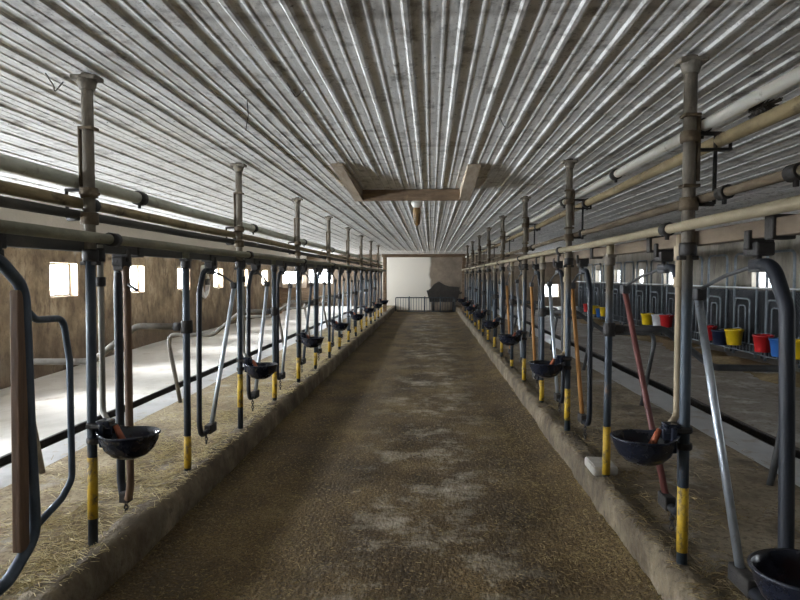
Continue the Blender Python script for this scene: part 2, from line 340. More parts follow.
# left platform, gutter, walkway
grid('floor_left', lin(-1.70, -2.84, 30), ysp(YF, YB, 330, 1.5), lambda x, y: LZ - .015 + plat_noise(x, y) + .02 * max(0, 1 - abs(x + 2.0) / .5) * (nz(x, y, 1.3) + .3), 'stall_floor_left', 'straw littered stall platform on the bare wall side', 'floor')
grid('floor_left_edge', lin(-2.84, -3.15, 10), ysp(YF, YB, 200, 1.4), lambda x, y: LZ - .015 + plat_noise(x, y), 'wetline', 'damp pale strip of stall platform beside the gutter on the bare wall side', 'floor')
def walk_z(x, y):
    t = (-x - 3.38) / 2.5
    return LZ - .03 - .026 * max(0, 13 - y) * t * min(1, max(0, (y + 4) / 8)) + .01 * nz(x, y, .8) + .004 * nz(x, y, 5)
grid('floor_walkway_left', lin(-3.38, WL - .02, 26), ysp(YF, YB, 160, 1.3), walk_z, 'walk', 'pale worn concrete walkway along the bare wall', 'floor')
b = MB(); b.box(-3.17, -3.15, YF, YB, -.05, LZ - .02); b.box(-3.38, -3.36, YF, YB, -.15, LZ - .035); b.box(-3.40, -3.13, YF, YB, -.16, -.02)
struct('floor_gutter_left', b, 'gutter', 'narrow black gutter behind the stalls on the bare wall side', 'gutter')
# right
grid('floor_right', lin(1.20, 2.42, 30), ysp(YF, YB, 330, 1.5), lambda x, y: RZ - .015 + plat_noise(x, y), 'stall_floor_right', 'dim littered stall platform on the calf pen side', 'floor')
grid('floor_right_edge', lin(2.42, 2.78, 10), ysp(YF, YB, 200, 1.4), lambda x, y: RZ - .015 + plat_noise(x, y), 'wetline', 'damp pale strip of stall platform beside the gutter on the calf pen side', 'floor')
grid('floor_walkway_right', lin(3.0, WR + .02, 30), ysp(YF, YB, 160, 1.3), lambda x, y: RZ - .03 + .01 * nz(x, y, .8) + .004 * nz(x, y, 5), 'walk_grey', 'grey stained concrete walkway before the calf pens', 'floor')
b = MB(); b.box(2.78, 2.80, YF, YB, -.05, RZ - .02); b.box(2.98, 3.0, YF, YB, -.15, RZ - .035); b.box(2.76, 3.02, YF, YB, -.16, -.02)
struct('floor_gutter_right', b, 'gutter', 'narrow black gutter behind the stalls on the calf pen side', 'gutter')
# kerbs: rough concrete edge between aisle and platforms
def kerb(name, x0, x1, z, label):
    me = bpy.data.meshes.new(name); ys = ysp(YF, YB, 420, 1.5)
    d = 1 if x1 > x0 else -1
    prof = [(x0, -.03), (x0, .06), (x0 + .004 * d, z * .6), (x0 + .010 * d, z - .035), (x0 + .035 * d, z - .004), (x0 + .07 * d, z), (x0 + .11 * d, z), (x1, z - .002), (x1 + .02 * d, z - .06)]
    vs = []; n = len(prof)
    for y in ys:
        for i, (x, zz) in enumerate(prof):
            j = .016 * nz(i * .3 + x, y, 2.1, x0) + .014 * nz(i * .7, y, 6, x0) + .006 * nz(i, y, 17, x0)
            vs.append((x + j * .8, y, zz + j * (.9 if i > 3 else .2)))
    fs = [(a * n + i, a * n + i + 1, (a + 1) * n + i + 1, (a + 1) * n + i) for a in range(len(ys) - 1) for i in range(n - 1)]
    me.from_pydata(vs, [], fs)
    for p in me.polygons: p.use_smooth = True
    me.materials.append(M['kerb']); o = bpy.data.objects.new(name, me); col.objects.link(o)
    o['kind'] = 'structure'; o['label'] = label; o['category'] = 'kerb'
kerb('trim_1', -1.62, -1.78, LZ, 'dirty concrete kerb between aisle and bare wall side stalls')
kerb('trim_2', 1.11, 1.27, RZ, 'dirty concrete kerb between aisle and calf pen side stalls')

# ---- ceiling of ribbed sheets
def ceiling():
    per, ph = .2255, .126
    xs = []
    k0 = int((WL - ph) / per) - 1; k1 = int((WR - ph) / per) + 2
    for k in range(k0, k1):
        c = ph + k * per
        xs += [(c - .018, 0), (c - .008, -.0095), (c + .008, -.0095), (c + .018, 0)]
        for q in (.34, .67):
            d = c + per * q
            xs += [(d - .011, 0), (d - .004, -.0028), (d + .004, -.0028), (d + .011, 0)]
    xs = [p for p in xs if WL - .2 < p[0] < WR + .2]
    ys = [YF - .1]; y = -2.0
    ys = []
    seams = [YF - .1, .4, 4.06, 7.72, 11.4, 15.05, 18.7, 22.4, 26.0, YB + .1]
    vs, fs = [], []
    for s, (a, bb) in enumerate(zip(seams, seams[1:])):
        rows = lin(a - (.06 if s else 0), bb, 7)
        base = len(vs); n = len(xs)
        for j, y in enumerate(rows):
            for i, (x, z) in enumerate(xs):
                zz = LC + z + (s % 2) * .004 + .005 * nz(x, y, .35)
                vs.append((x, y, zz))
        for j in range(len(rows) - 1):
            for i in range(n - 1):
                fs.append((base + j * n + i, base + j * n + i + 1, base + (j + 1) * n + i + 1, base + (j + 1) * n + i))
    me = bpy.data.meshes.new('ceiling'); me.from_pydata(vs, [], fs); me.materials.append(M['ceiling'])
    o = bpy.data.objects.new('ceiling', me); col.objects.link(o); o['kind'] = 'structure'
    o['label'] = 'low ceiling of dirty white ribbed steel sheets'; o['category'] = 'ceiling'
ceiling()

# ---- walls with window openings
WZ0, WZ1 = 1.28, 1.82
LW = [(9.26 + 2.4 * k, 9.26 + 2.4 * k + .74) for k in range(-5, 6)]
LW.append((24.3, 28.2))
RWZ0, RWZ1 = 1.33, 1.86
RW = [(a, a + .82) for a in (-2.3, .3, 2.9, 5.4, 7.9, 10.5, 13.0, 18.1, 20.7, 23.2, 25.8)]
wcount = [0]
def wall_y(name, x, th, openings, z0, z1, m, label):
    """wall along y with openings; inner face at x, thickness th outwards"""
    b = MB(); xa, xb = sorted((x, x + th))
    y = YF - .2
    for (a, c) in openings:
        b.box(xa, xb, y, a, -.25, 2.75)
        b.box(xa, xb, a, c, -.25, z0); b.box(xa, xb, a, c, z1, 2.75)
        y = c
    b.box(xa, xb, y, YB + .2, -.25, 2.75)
    bmesh.ops.remove_doubles(b.bm, verts=list(b.bm.verts), dist=1e-4)
    struct(name, b, m, label, 'wall')
def window_y(x, th, a, c, z0, z1, label, bars=1):
    wcount[0] += 1
    o = thing('window_%d' % wcount[0], (x + th * .6, (a + c) / 2, z0), label, 'window'); o['kind'] = 'structure'
    xm = x + th * .6; f = .035
    b = MB(); b.box(xm - .03, xm + .03, a, a + f, z0, z1); b.box(xm - .03, xm + .03, c - f, c, z0, z1)
    b.box(xm - .03, xm + .03, a + f, c - f, z0, z0 + f); b.box(xm - .03, xm + .03, a + f, c - f, z1 - f, z1)
    for i in range(bars):
        yy = a + (c - a) * (i + 1) / (bars + 1); b.box(xm - .015, xm + .015, yy - .009, yy + .009, z0 + f, z1 - f)
    fr = part('frame', b, 'winframe', o)
    b = MB(); b.box(xm - .003, xm + .003, a + f, c - f, z0 + f, z1 - f); part('pane', b, 'pane', fr)
def sun_area(name, loc, rot, sx, sy, power, color):
    l = bpy.data.lights.new(name, 'AREA'); l.shape = 'RECTANGLE'; l.size = sx; l.size_y = sy; l.energy = power; l.color = color
    o = bpy.data.objects.new(name, l); o.location = loc; o.rotation_euler = rot; col.objects.link(o)
    return o
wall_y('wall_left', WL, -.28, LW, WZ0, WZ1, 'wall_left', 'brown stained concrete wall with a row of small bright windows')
wall_y('wall_right', WR, .28, RW, RWZ0, RWZ1, 'wall_right', 'grey concrete wall behind the calf pens')
DAY = (.93, .97, 1.0)
PL, PR = 960, 30
for i, (a, c) in enumerate(LW):
    big = c - a > 2
    window_y(WL, -.28, a, c, WZ0, WZ1, 'long bright window strip at the far end of the bare brown wall' if big else
             ('small glaring window in the brown wall, %s of those in view' % ORD[i - 5] if i >= 5 else 'small window in the brown wall beyond the near edge of view'), 4 if big else 1)
    sun_area('daylight_bare_wall', (WL - .5, (a + c) / 2, (WZ0 + WZ1) / 2 - .12), (0, -math.pi / 2 - math.radians(24), 0), .86, (c - a) * 1.15, PL * (c - a) / .74 * (.6 if c > 14.5 else 1) * (.55 if c < 1 else 1.0 if c < 4 else .5 if big else 1), DAY)
for i, (a, c) in enumerate(RW):
    window_y(WR, .28, a, c, RWZ0, RWZ1, 'small glaring window in the grey wall above the calf pens, %s of its row' % ORD[i], 1)
    sun_area('daylight_pen_wall', (WR + .42, (a + c) / 2, (RWZ0 + RWZ1) / 2 + .03), (0, math.pi / 2, 0), .62, (c - a) * 1.05, PR * (.5 if c < 2 else 1), DAY)
# back wall with two openings
b = MB()
ops = [(-5.85, -4.65, 1.25, 1.95), (5.3, 5.95, .62, 1.25)]
x = WL - .3
for (a, c, z0, z1) in ops:
    b.box(x, a, YB, YB + .25, -.25, 2.75); b.box(a, c, YB, YB + .25, -.25, z0); b.box(a, c, YB, YB + .25, z1, 2.75); x = c
b.box(x, WR + .3, YB, YB + .25, -.25, 2.75)
bmesh.ops.remove_doubles(b.bm, verts=list(b.bm.verts), dist=1e-4)
struct('wall_back', b, 'wall_back', 'far end wall, whitewashed beside bare brown blocks', 'wall')
for (a, c, z0, z1), lb in zip(ops, ('wide bright window in the far end wall near the brown wall', 'low bright opening in the far end wall beyond the calf pens')):
    wcount[0] += 1
    o = thing('window_%d' % wcount[0], ((a + c) / 2, YB + .15, z0), lb, 'window'); o['kind'] = 'structure'
    f = .04; b = MB(); ym = YB + .15
    b.box(a, a + f, ym - .03, ym + .03, z0, z1); b.box(c - f, c, ym - .03, ym + .03, z0, z1); b.box(a + f, c - f, ym - .03, ym + .03, z0, z0 + f); b.box(a + f, c - f, ym - .03, ym + .03, z1 - f, z1)
    b.box((a + c) / 2 - .01, (a + c) / 2 + .01, ym - .015, ym + .015, z0 + f, z1 - f)
    fr = part('frame', b, 'winframe', o)
    b = MB(); b.box(a + f, c - f, ym - .003, ym + .003, z0 + f, z1 - f); part('pane', b, 'pane', fr)
    sun_area('daylight_end_wall', ((a + c) / 2, YB + .4, (z0 + z1) / 2), (-math.pi / 2, 0, 0), (c - a) * 1.1, (z1 - z0) * 1.1, 90, DAY)
b = MB(); b.box(WL - .3, WR + .3, YF - .25, YF, -.25, 2.75); struct('wall_front', b, 'wall_back', 'wall behind the viewer', 'wall')

# ------------------------------------------------------------------ stall rows
SIDE = {'L': dict(s=-1, X=LX, Y=LY, n=16, z=LZ, side='bare wall side', rail='rail', beam='darkbeam', railz=1.803, railr=.027, bz=(1.735, 1.797), grp='on the bare wall side'),
        'R': dict(s=1, X=RX, Y=RY, n=16, z=RZ, side='calf pen side', rail='tanrail', beam='beam', railz=1.838, railr=.023, bz=(1.755, 1.822), grp='on the calf pen side')}
YELLOW = {'L': {0: (.36, .68), 1: (.24, .47), 2: (.42, .72), 3: (.26, .55)}, 'R': {0: (.30, .61), 1: (.26, .59), 2: (.34, .62), 3: (.26, .48)}}

def flange_ring(b, x, y, z, r, h=.05, seg=12):
    b.lathe([(r * .75, -h / 2), (r, -h / 2), (r * 1.06, -h / 4), (r * 1.06, h / 4), (r, h / 2), (r * .75, h / 2), (r * .75, -h / 2)], (x, y, z), seg)

for key, S in SIDE.items():
    s, X, Y = S['s'], S['X'], S['Y']
    # --- posts
    for k in range(0 if key == 'L' else -1, S['n']):
        y = Y(k); tall = k % 2 == 0
        lean = R(-.012, .012); leany = R(-.02, .02)
        if key == 'L' and k == 0: lean, leany = -.025, .0
        top = LC - .005 if tall else S['bz'][1] + .0
        lab = ('%s ceiling-high pipe post from the near end, %s' % (ORD[k // 2], S['side'])) if tall else ('%s short yellow-footed stall post from the near end, %s' % (ORD[k // 2], S['side']))
        if k < 0: lab = 'short post carrying the cut-off nearest drinking bowl, calf pen side'
        root = thing('ceiling_post' if tall else 'stall_post', (X, y, S['z'] - .02), lab, 'post', ('ceiling posts ' if tall else 'short stall posts ') + S['grp'])
        b = MB(); zc = S['bz'][0] - .02
        r0 = .0245
        zy0, zy1 = YELLOW[key].get(k, (.27 + .05 * (k % 3 == 0), (.50 if k % 2 == 0 or key == 'L' else .42) + R(-.08, .05)))
        # lower pipe
        def at(z): t = 1 - (z - S['z']) / (zc - S['z']); return (X + lean * max(0, t) * -s * .6, y + leany * max(0, t), z)
        b.tube([at(S['z'] - .02), at(.8), at(1.3), at(zc)], r0, 12)
        lower = part('pipe', b, 'post' if key == 'L' else 'post_right', root)
        b = MB(); b.tube([at(zy0), at((zy0 + zy1) / 2), at(zy1)], r0 + .0012, 12); part('painted_foot', b, 'yellow', lower, 'chipped yellow paint band')
        if tall:
            b = MB(); b.tube([(X, y, zc), (X, y, 2.1), (X, y, top)], .029, 12, wob=.03); upper = part('upper_pipe', b, 'grimy', root, 'grimy tan upper pipe')
            b = MB(); flange_ring(b, X, y, zc, .037, .06); b.box(X - .045, X + .045, y - .02, y + .02, zc - .05, zc - .03, .004); part('coupling', b, 'clamp', root)
            b = MB(); b.box(X - .065, X + .065, y - .045, y + .045, top - .035, top - .012, .006)
            b.lathe([(.0, 0), (.05, 0), (.036, -.05), (.03, -.05), (.0, -.05)], (X, y, top - .03), 12); part('ceiling_flange', b, 'grimy', upper)
            b = MB(); b.tube([(X + s * .034, y - .012, 2.05), (X + s * .036, y - .012, 2.36)], .010, 6); b.box(X - .036, X + .04, y - .034, y + .034, 2.345, 2.36, .003)
            b.box(X - .036, X + .04, y - .034, y + .034, 2.02, 2.035, .003); part('strap', b, 'brownpipe', upper)
        else:
            b = MB(); flange_ring(b, X, y, zc - .02, .033, .07); b.box(X - .03, X + .03, y - .045, y + .045, zc + .0, zc + .018, .004); part('clamp', b, 'clamp' if key == 'L' else 'grimy', root)
            b = MB(); b.tube([(X, y, zc), (X, y, top)], .0245, 12); part('rail_socket', b, S['rail'], root)
    # --- rails and pipes
    def long_pipe(nm, dx, z, r, m, label, cat, y0=YF + .3, y1=YEND, sag=.01, wob=0, joints=(), gap=None, group=None):
        root = thing(nm, (X + s * dx, y0, z), label, cat, group)
        pts = []
        n = 46
        for i in range(n):
            y = y0 + (y1 - y0) * i / (n - 1)
            pts.append((X + s * dx + .004 * nz(y, z, .9, dx), y, z + sag * nz(y, dx, .55, z)))
        b = MB(); b.tube(pts, r, 14, wob=wob); part('pipe', b, m, root)
        for j in joints:
            zz = z + sag * nz(j, dx, .55, z)
            b = MB(); b.tube([(X + s * dx, j - .035, zz), (X + s * dx, j + .035, zz)], r + .009, 14)
            if key == 'R' or r > .03: b.tube([(X + s * dx, j, zz), (X + s * dx + .0, j, zz - r - .028)], .010, 6)
            part('coupling', b, 'clamp', root)
        return root
    long_pipe('head_rail', -.055 if key == 'L' else -.052, S['railz'], S['railr'], S['rail'], 'dusty %s head rail pipe running above the stalls, %s' % ('olive' if key == 'L' else 'tan', S['side']), 'rail',
              joints=[Y(k) + .12 for k in range(0, 14, 2)])
    root = thing('rail_beam', (X + s * .072, YF + .3, S['bz'][0]), '%s beam under and behind the head rail, %s' % ('dark square' if key == 'L' else 'brown dusty square', S['side']), 'beam')
    b = MB(); b.box(X + s * .072 - .03, X + s * .072 + .03, YF + .3, YEND, S['bz'][0], S['bz'][1], .004); part('bar', b, S['beam'], root)
    for k in range(-2, 15):
        yb = Y(k) + .62
        b = MB(); b.box(X + s * .072 - .042, X + s * .072 + .042, yb - .03, yb + .03, S['bz'][0] - .012, S['bz'][1] + .012, .005); part('band', b, 'clamp', root)
    yt = [Y(k) for k in range(0, 14, 2)]
    if key == 'L':
        long_pipe('vacuum_pipe', .078, 2.09, .035, 'greypipe', 'fat pale greenish pipe, uppermost along the ceiling posts, bare wall side', 'pipe', joints=[3.75, 6.2, 8.7, 11.2])
        long_pipe('water_pipe', .078, 1.985, .029, 'tanpipe', 'tan brown middle pipe along the ceiling posts, bare wall side', 'pipe', wob=.05, joints=[3.2, 5.65])
        long_pipe('air_pipe', .072, 1.922, .024, 'darkbeam', 'thin dark pipe just under the tan brown pipe, bare wall side', 'pipe', wob=.03)
        lows = 1.90
    else:
        long_pipe('vacuum_pipe', .075, 2.31, .027, 'whitepipe', 'clean white uppermost pipe along the ceiling posts, calf pen side', 'pipe', joints=[3.0, 4.35, 6.0, 8.3])
        long_pipe('milk_pipe', .14, 2.235, .030, 'tanpipe', 'grimy ochre pipe beside the white pipe, calf pen side', 'pipe', wob=.03, joints=[5.4, 7.9])
        long_pipe('water_pipe', .056, 1.968, .022, 'brownpipe', 'rusty dark pipe with rough crust between head rail and white pipe, calf pen side', 'pipe', wob=.10, joints=[2.72, 5.2, 7.7, 2.2])
        lows = 1.945
    # brackets that carry the upper pipes
    for i, yy in enumerate(yt):
        nm = 'pipe_bracket'
        root = thing(nm, (X, yy, 2.0), 'iron pipe bracket on the %s ceiling-high post from the near end, %s' % (ORD[i], S['side']), 'bracket', 'pipe brackets ' + S['grp'])
        b = MB()
        hz = 2.05 if key == 'L' else 2.275
        b.box(*sorted((X + s * .03, X + s * (.12 if key == 'L' else .19))), yy - .018, yy + .018, hz - .012, hz + .002, .003)
        if key == 'R':
            b.box(*sorted((X + s * .03, X + s * .19)), yy - .018, yy + .018, 2.19, 2.202, .003)
            b.tube([(X + s * .185, yy, 2.2), (X + s * .185, yy, 2.28)], .008, 6)
        b.tube([(X + s * .03, yy + .0, lows), (X + s * .115, yy, lows)], .011, 6)
        b.tube([(X + s * .115, yy, lows), (X + s * .118, yy, hz)], .009, 6)
        part('arm', b, 'clamp', root)
        for zc_, hh in ((hz - .02, .05), (lows, .06)):
            b = MB(); flange_ring(b, X, yy, zc_, .041, hh); part('collar', b, 'brownpipe', root)

# ------------------------------------------------------------------ drinking bowls
def bowl(key, y, label, X=None, supply=True, zr=None, tilt=.05):
    S = SIDE[key]; s = S['s']; Xp = S['X'] if X is None else X
    zr = zr or (.80 if key == 'L' else .84)
    cx = Xp - s * .185
    root = thing('drinking_bowl', (cx, y, zr - .13), label, 'drinking bowl', 'drinking bowls ' + S['grp'])
    b = MB()
    prof = [(.0, -.125), (.05, -.122), (.09, -.105), (.122, -.075), (.142, -.035), (.150, -.004), (.156, .0), (.158, .006), (.152, .010), (.143, .004), (.134, -.035), (.112, -.07), (.08, -.094), (.04, -.108), (.0, -.110)]
    b.lathe(prof, (0, 0, 0), 32, 1.0, .88)
    for v in b.bm.verts:                       # tilted rim, higher at the back plate
        back = (v.co.x * s)                    # towards the post
        v.co.z += max(0, back - .06) * .28 * (1 if v.co.z > -.06 else .3) - back * tilt * .4
        v.co += V((cx, y, zr))
    part('bowl', b, 'bowl', root)
    b = MB(); xs_ = sorted((Xp - s * .028, Xp - s * .10))
    b.box(xs_[0], xs_[1], y - .035, y + .035, zr + .03, zr + .075, .008)
    b.box(*sorted((Xp - s * .05, Xp - s * .075)), y - .05, y + .05, zr - .06, zr + .06, .006)
    b.box(*sorted((Xp - s * .11, Xp - s * .06)), y - .03, y + .03, zr + .0, zr + .05, .006)
    vb = part('valve_block', b, 'bowl', root)
    b = MB(); flange_ring(b, Xp, y, zr - .035, .034, .03); part('clamp', b, 'clamp', root)
    b = MB(); flange_ring(b, Xp, y, zr + .045, .034, .03)
    b.box(*sorted((Xp + s * .02, Xp - s * .055)), y - .042, y + .042, zr + .035, zr + .055, .004)
    part('clamp', b, 'clamp', root)
    b = MB(); p0 = V((Xp - s * .115, y, zr + .045)); p1 = V((Xp - s * .165, y, zr - .065))
    b.tube([p0, p0.lerp(p1, .5), p1], .02, 8, radii=[.013, .017, .023]); part('tongue', b, 'tongue', vb, 'red brown drinking paddle')
    if supply:
        dy = .085; dx = .0
        b = MB(); b.tube([(Xp - s * .004, y + dy, S['railz'] - .03), (Xp - s * .004, y + dy, 1.3), (Xp - s * .004, y + dy, zr + .09), (Xp - s * .06, y + .03, zr + .06)], .0155 if key == 'L' else .0165, 10, .05)
        sp_ = part('supply_pipe', b, 'supply' if key == 'L' else 'tansupply', root, 'thin water supply pipe')
        for zu, hu in ((1.58, .05), (1.72, .07)):
            b = MB(); flange_ring(b, Xp - s * .004, y + dy, zu, .024, hu); part('union', b, 'clamp' if key == 'L' else 'tansupply', sp_)
for i in range(8):
    bowl('L', LY(2 * i), '%s dark drinking bowl from the near end, %s' % (ORD[i], SIDE['L']['side']))
bowl('R', RY(-1), 'dark drinking bowl nearest the viewer, cut by the lower corner, calf pen side', X=1.222, supply=False, zr=.80)
for i in range(8):
    bowl('R', RY(2 * i), '%s dark drinking bowl from the near end counting whole ones, %s' % (ORD[i], SIDE['R']['side']))

# ------------------------------------------------------------------ neck yokes (stanchions)
def chain(b, p, n=4, r=.016):
    x, y, z = p
    for i in range(n):
        c = V((x, y, z - i * r * 1.5)); pts = []
        for a in range(10):
            t = a * 2 * math.pi / 10
            h = math.cos(t) * r * .7; w = math.sin(t) * r
            pts.append(c + (V((h, 0, w)) if i % 2 else V((0, h, w))))
        b.tube(pts, .0045, 5, closed=True)
def hanger(root, S, x, y, ztop):
    b = MB()
    zb = S['bz'][0] - .012
    b.box(x - .035, x + .035, y - .055, y + .055, zb - .055, zb, .008)
    b.tube([(x, y, zb - .05), (x, y, ztop + .01)], .012, 8)
    b.box(x - .05, x + .05, y - .02, y + .02, zb - .03, zb + .045, .006)
    part('hanger', b, 'clamp', root)
def yoke(key, yb, open_top, label, arm='steel', fixed='black', bot=.36, r=.0205, hy=.26, botgap=.22, armtop=1.53, ftop=1.655):
    """near bar bent over at the top, bottom bow, swing bar leaning to the far post"""
    S = SIDE[key]; s = S['s']; x = S['X'] + s * .078
    root = thing('neck_yoke', (x, yb, bot - .05), label, 'stanchion', 'neck yokes ' + S['grp'])
    hanger(root, S, x, yb + hy, ftop)
    b = MB()
    b.tube([(x, yb + hy + .03, ftop - .005), (x, yb + .10, ftop), (x, yb, ftop - .16), (x, yb - .02, 1.0), (x, yb - .035, bot + .1), (x, yb + .0, bot), (x, yb + botgap * .75, bot)], r, 12, .1)
    part('fixed_bar', b, fixed, root)
    b = MB(); y1 = yb + botgap; y2 = open_top
    b.tube([(x, y1, bot + .02), (x, y1 + (y2 - y1) * .5, (bot + armtop) / 2), (x, y2, armtop)], .0185, 12); part('swing_bar', b, arm, root)
    b = MB(); b.tube([(x, yb + hy, ftop), (x, yb + hy + .5 * (y2 - yb - hy), ftop - .045), (x, y2, armtop + .01)], .009, 8)
    b.box(x - .02, x + .02, yb + hy - .05, yb + hy + .045, ftop - .03, ftop + .02, .006)
    b.box(x - .024, x + .024, y2 - .05, y2 + .03, armtop - .035, armtop + .02, .006); part('latch_rod', b, 'clamp' if key == 'L' else 'darkdivider', root)
    b = MB(); b.box(x - .028, x + .028, yb + botgap * .6, yb + botgap + .06, bot - .025, bot + .05, .008); chain(b, (x, yb + botgap * .5, bot - .03), max(3, int((bot - S['z'] - .03) / .025))); part('hinge', b, 'clamp', root)
    return root
def yoke_closed(key, yb, label, width=.16, arm='woodbar', fixed='black', bot=.34, turn=0.0):
    """closed yoke: two upright bars joined by bows at the top and bottom"""
    S = SIDE[key]; s = S['s']; x = S['X'] + s * .078
    root = thing('neck_yoke', (x, yb, bot - .05), label, 'stanchion', 'neck yokes ' + S['grp'])
    hanger(root, S, x, yb + width * .5, 1.65)
    ct, st = math.cos(turn), math.sin(turn)
    def P(u, z): return (x + s * u * st, yb + width / 2 + (u) * ct, z)
    h = width / 2
    b = MB(); b.tube([P(.0, 1.655), P(-h * .8, 1.65), P(-h, 1.5), P(-h, .9), P(-h, bot + .08), P(-h * .6, bot), P(0, bot)], .022, 12, .08); part('fixed_bar', b, fixed, root)
    b = MB(); b.tube([P(.0, 1.652), P(h * .8, 1.65), P(h, 1.5), P(h, .9), P(h, bot + .08), P(h * .6, bot), P(0, bot)], .024, 12, .08); part('swing_bar', b, arm, root)
    b = MB(); b.box(x - .03, x + .03, yb + h - .03, yb + h + .03, bot - .03, bot + .03, .006); chain(b, (x, yb + h, bot - .04), 4); part('hinge', b, 'clamp', root)
    b = MB(); b.tube([P(-h - .02, 1.56), P(-h - .12, 1.53)], .010, 8); part('latch_lever', b, 'clamp', root)
    b = MB(); b.box(x - .03, x + .03, yb + h - .05, yb + h + .05, 1.64, 1.68, .006); part('latch', b, 'clamp', root)
    return root
# bare wall side
S = SIDE['L']; x = LX - .0
root = thing('neck_yoke', (LX - .05, 2.55, .3), 'big near yoke with brown wood liner and bent side loop, bare wall side', 'stanchion', 'neck yokes ' + S['grp'])
xx = LX - .02
b = MB(); b.tube([(xx, 2.02, 1.60), (xx, 2.12, 1.68), (xx, 2.40, 1.685), (xx, 2.56, 1.56), (xx, 2.575, 1.0), (xx, 2.60, .46), (xx, 2.42, .345), (xx, 2.1, .315), (xx, 2.0, .42), (xx, 2.0, 1.45), (xx, 2.03, 1.60)], .026, 14, .13); fb = part('frame_bar', b, 'bluegrey', root)
b = MB(); b.box(xx - .028, xx + .012, 2.485, 2.545, .43, 1.55, .006)
bmesh.ops.rotate(b.bm, verts=list(b.bm.verts), cent=(xx, 2.52, .43), matrix=__import__('mathutils').Matrix.Rotation(math.radians(-1.2), 3, 'X')); part('wood_liner', b, 'woodbar', fb, 'brown wooden liner')
b = MB(); b.tube([(xx, 2.575, 1.46), (xx, 2.64, 1.415), (xx, 2.84, 1.41), (xx, 2.885, 1.2), (xx, 2.885, .62), (xx, 2.80, .555), (xx, 2.61, .50)], .016, 10, .07); part('release_loop', b, 'bluegrey', root)
hanger(root, S, LX - .072, 2.42, 1.69)
yoke_closed('L', 3.46, 'narrow closed black and brown yoke beside the nearest drinking bowl, bare wall side', .12, arm='black', fixed='woodbar', turn=.9, bot=.30)
arms = ['steel', 'steel', 'steel', 'bluegrey', 'steel', 'bluegrey', 'steel', 'steel', 'bluegrey', 'steel', 'steel', 'bluegrey', 'steel', 'steel']
yoke('L', 4.72, 5.58, 'first open yoke from the near end with a long bright slanting bar, bare wall side', 'steel', bot=.35)
yoke('L', 6.02, 6.72, 'second open yoke from the near end, behind the second drinking bowl, bare wall side', 'steel', bot=.38, botgap=.2)
for i in range(4, 15):
    y = LY(i - 1) + .5
    yoke('L', y + R(-.08, .08), LY(i) + R(-.1, .1), '%s open yoke from the near end, bare wall side' % ORD[i - 2], arms[i - 2], 'black' if i % 3 else 'bluegrey', bot=R(.34, .40), botgap=R(.16, .30), armtop=R(1.48, 1.55))
# calf pen side
yoke('R', 2.275, 3.02, 'nearest open yoke with a thick bent black bar and bright slanting bar, calf pen side', 'steel', 'black', bot=.36, r=.0265, hy=.20, botgap=.28)
yoke('R', 3.20, 4.14, 'second yoke from the near end with a dull red slanting bar, calf pen side', 'maroon', 'black', bot=.38, r=.022, botgap=.16)
yoke('R', 5.02, 5.66, 'third yoke from the near end with a rust orange slanting bar, calf pen side', 'orange', 'black', bot=.40, botgap=.2)
yoke('R', 6.02, 6.72, 'fourth yoke from the near end with a bright slanting bar, calf pen side', 'steel', 'black', bot=.38)
rarms = ['orange', 'steel', 'orange', 'steel', 'bluegrey', 'steel', 'orange', 'bluegrey', 'steel', 'bluegrey', 'steel']
for i, k in enumerate(range(4, 15)):
    yoke('R', RY(k - 1) + .52 + R(-.08, .08) if k > 4 else 7.3, RY(k) + R(-.1, .1) if k > 4 else 7.92, '%s yoke from the near end, calf pen side' % ORD[i + 4], rarms[i], 'black' if k % 3 else 'bluegrey', bot=R(.36, .42), botgap=R(.16, .3), armtop=R(1.48, 1.55))

# ------------------------------------------------------------------ stall dividers: bent pipes from the short posts to the platform
for key, S in SIDE.items():
    s, X, Y = S['s'], S['X'], S['Y']
    for i, k in enumerate(range(1, 15, 2)):
        y = Y(k); dark = key == 'R'
        root = thing('stall_divider', (X + s * 1.05, y, S['z']), '%s bent pipe stall divider from the near end, %s' % (ORD[i], S['side']), 'stall divider', 'stall dividers ' + S['grp'])
        hz = 1.25 if k == 1 else 1.22
        lo = 1.0 if i != 1 or key == 'R' else .96
        b = MB(); b.tube([(X + s * .035, y, hz), (X + s * .36, y, hz + .005), (X + s * .68, y - .02, lo), (X + s * 1.16, y - .05, lo), (X + s * 1.17, y - .05, lo - .12), (X + s * 1.05, y - .05, S['z'] - .02)], .023, 12, .11)
        part('bent_pipe', b, 'darkdivider' if dark else 'divider', root)
        b = MB(); flange_ring(b, X, y, hz, .04, .09); b.tube([(X + s * .02, y, hz), (X + s * .09, y, hz)], .031, 12); part('socket', b, 'clamp', root)

# ------------------------------------------------------------------ ceiling bits
root = thing('hatch_frame', (-.2, 6.4, 2.5), 'shallow brown board frame fixed under the ceiling above the aisle', 'hatch frame')
b = MB(); b.prism([(5.55, 2.60), (7.26, 2.49), (7.26, 2.625), (5.55, 2.625)], 0, -.90, -.80); part('side_board', b, 'paletimber', root)
b = MB(); b.prism([(5.65, 2.60), (7.26, 2.49), (7.26, 2.625), (5.65, 2.625)], 0, .33, .45); part('side_board', b, 'paletimber', root)
b = MB(); b.box(-.80, .33, 7.20, 7.26, 2.49, 2.62, .005); part('end_board', b, 'timber', root)
root = thing('ceiling_lamp', (-.19, 8.35, 2.35), 'dusty amber jar lamp hanging under the ceiling beyond the hatch frame', 'lamp')
b = MB(); b.lathe([(0, 2.61), (.075, 2.61), (.08, 2.58), (.06, 2.545), (.045, 2.53), (0, 2.53)], (-.19, 8.35, 0), 20); part('base', b, 'porcelain', root)
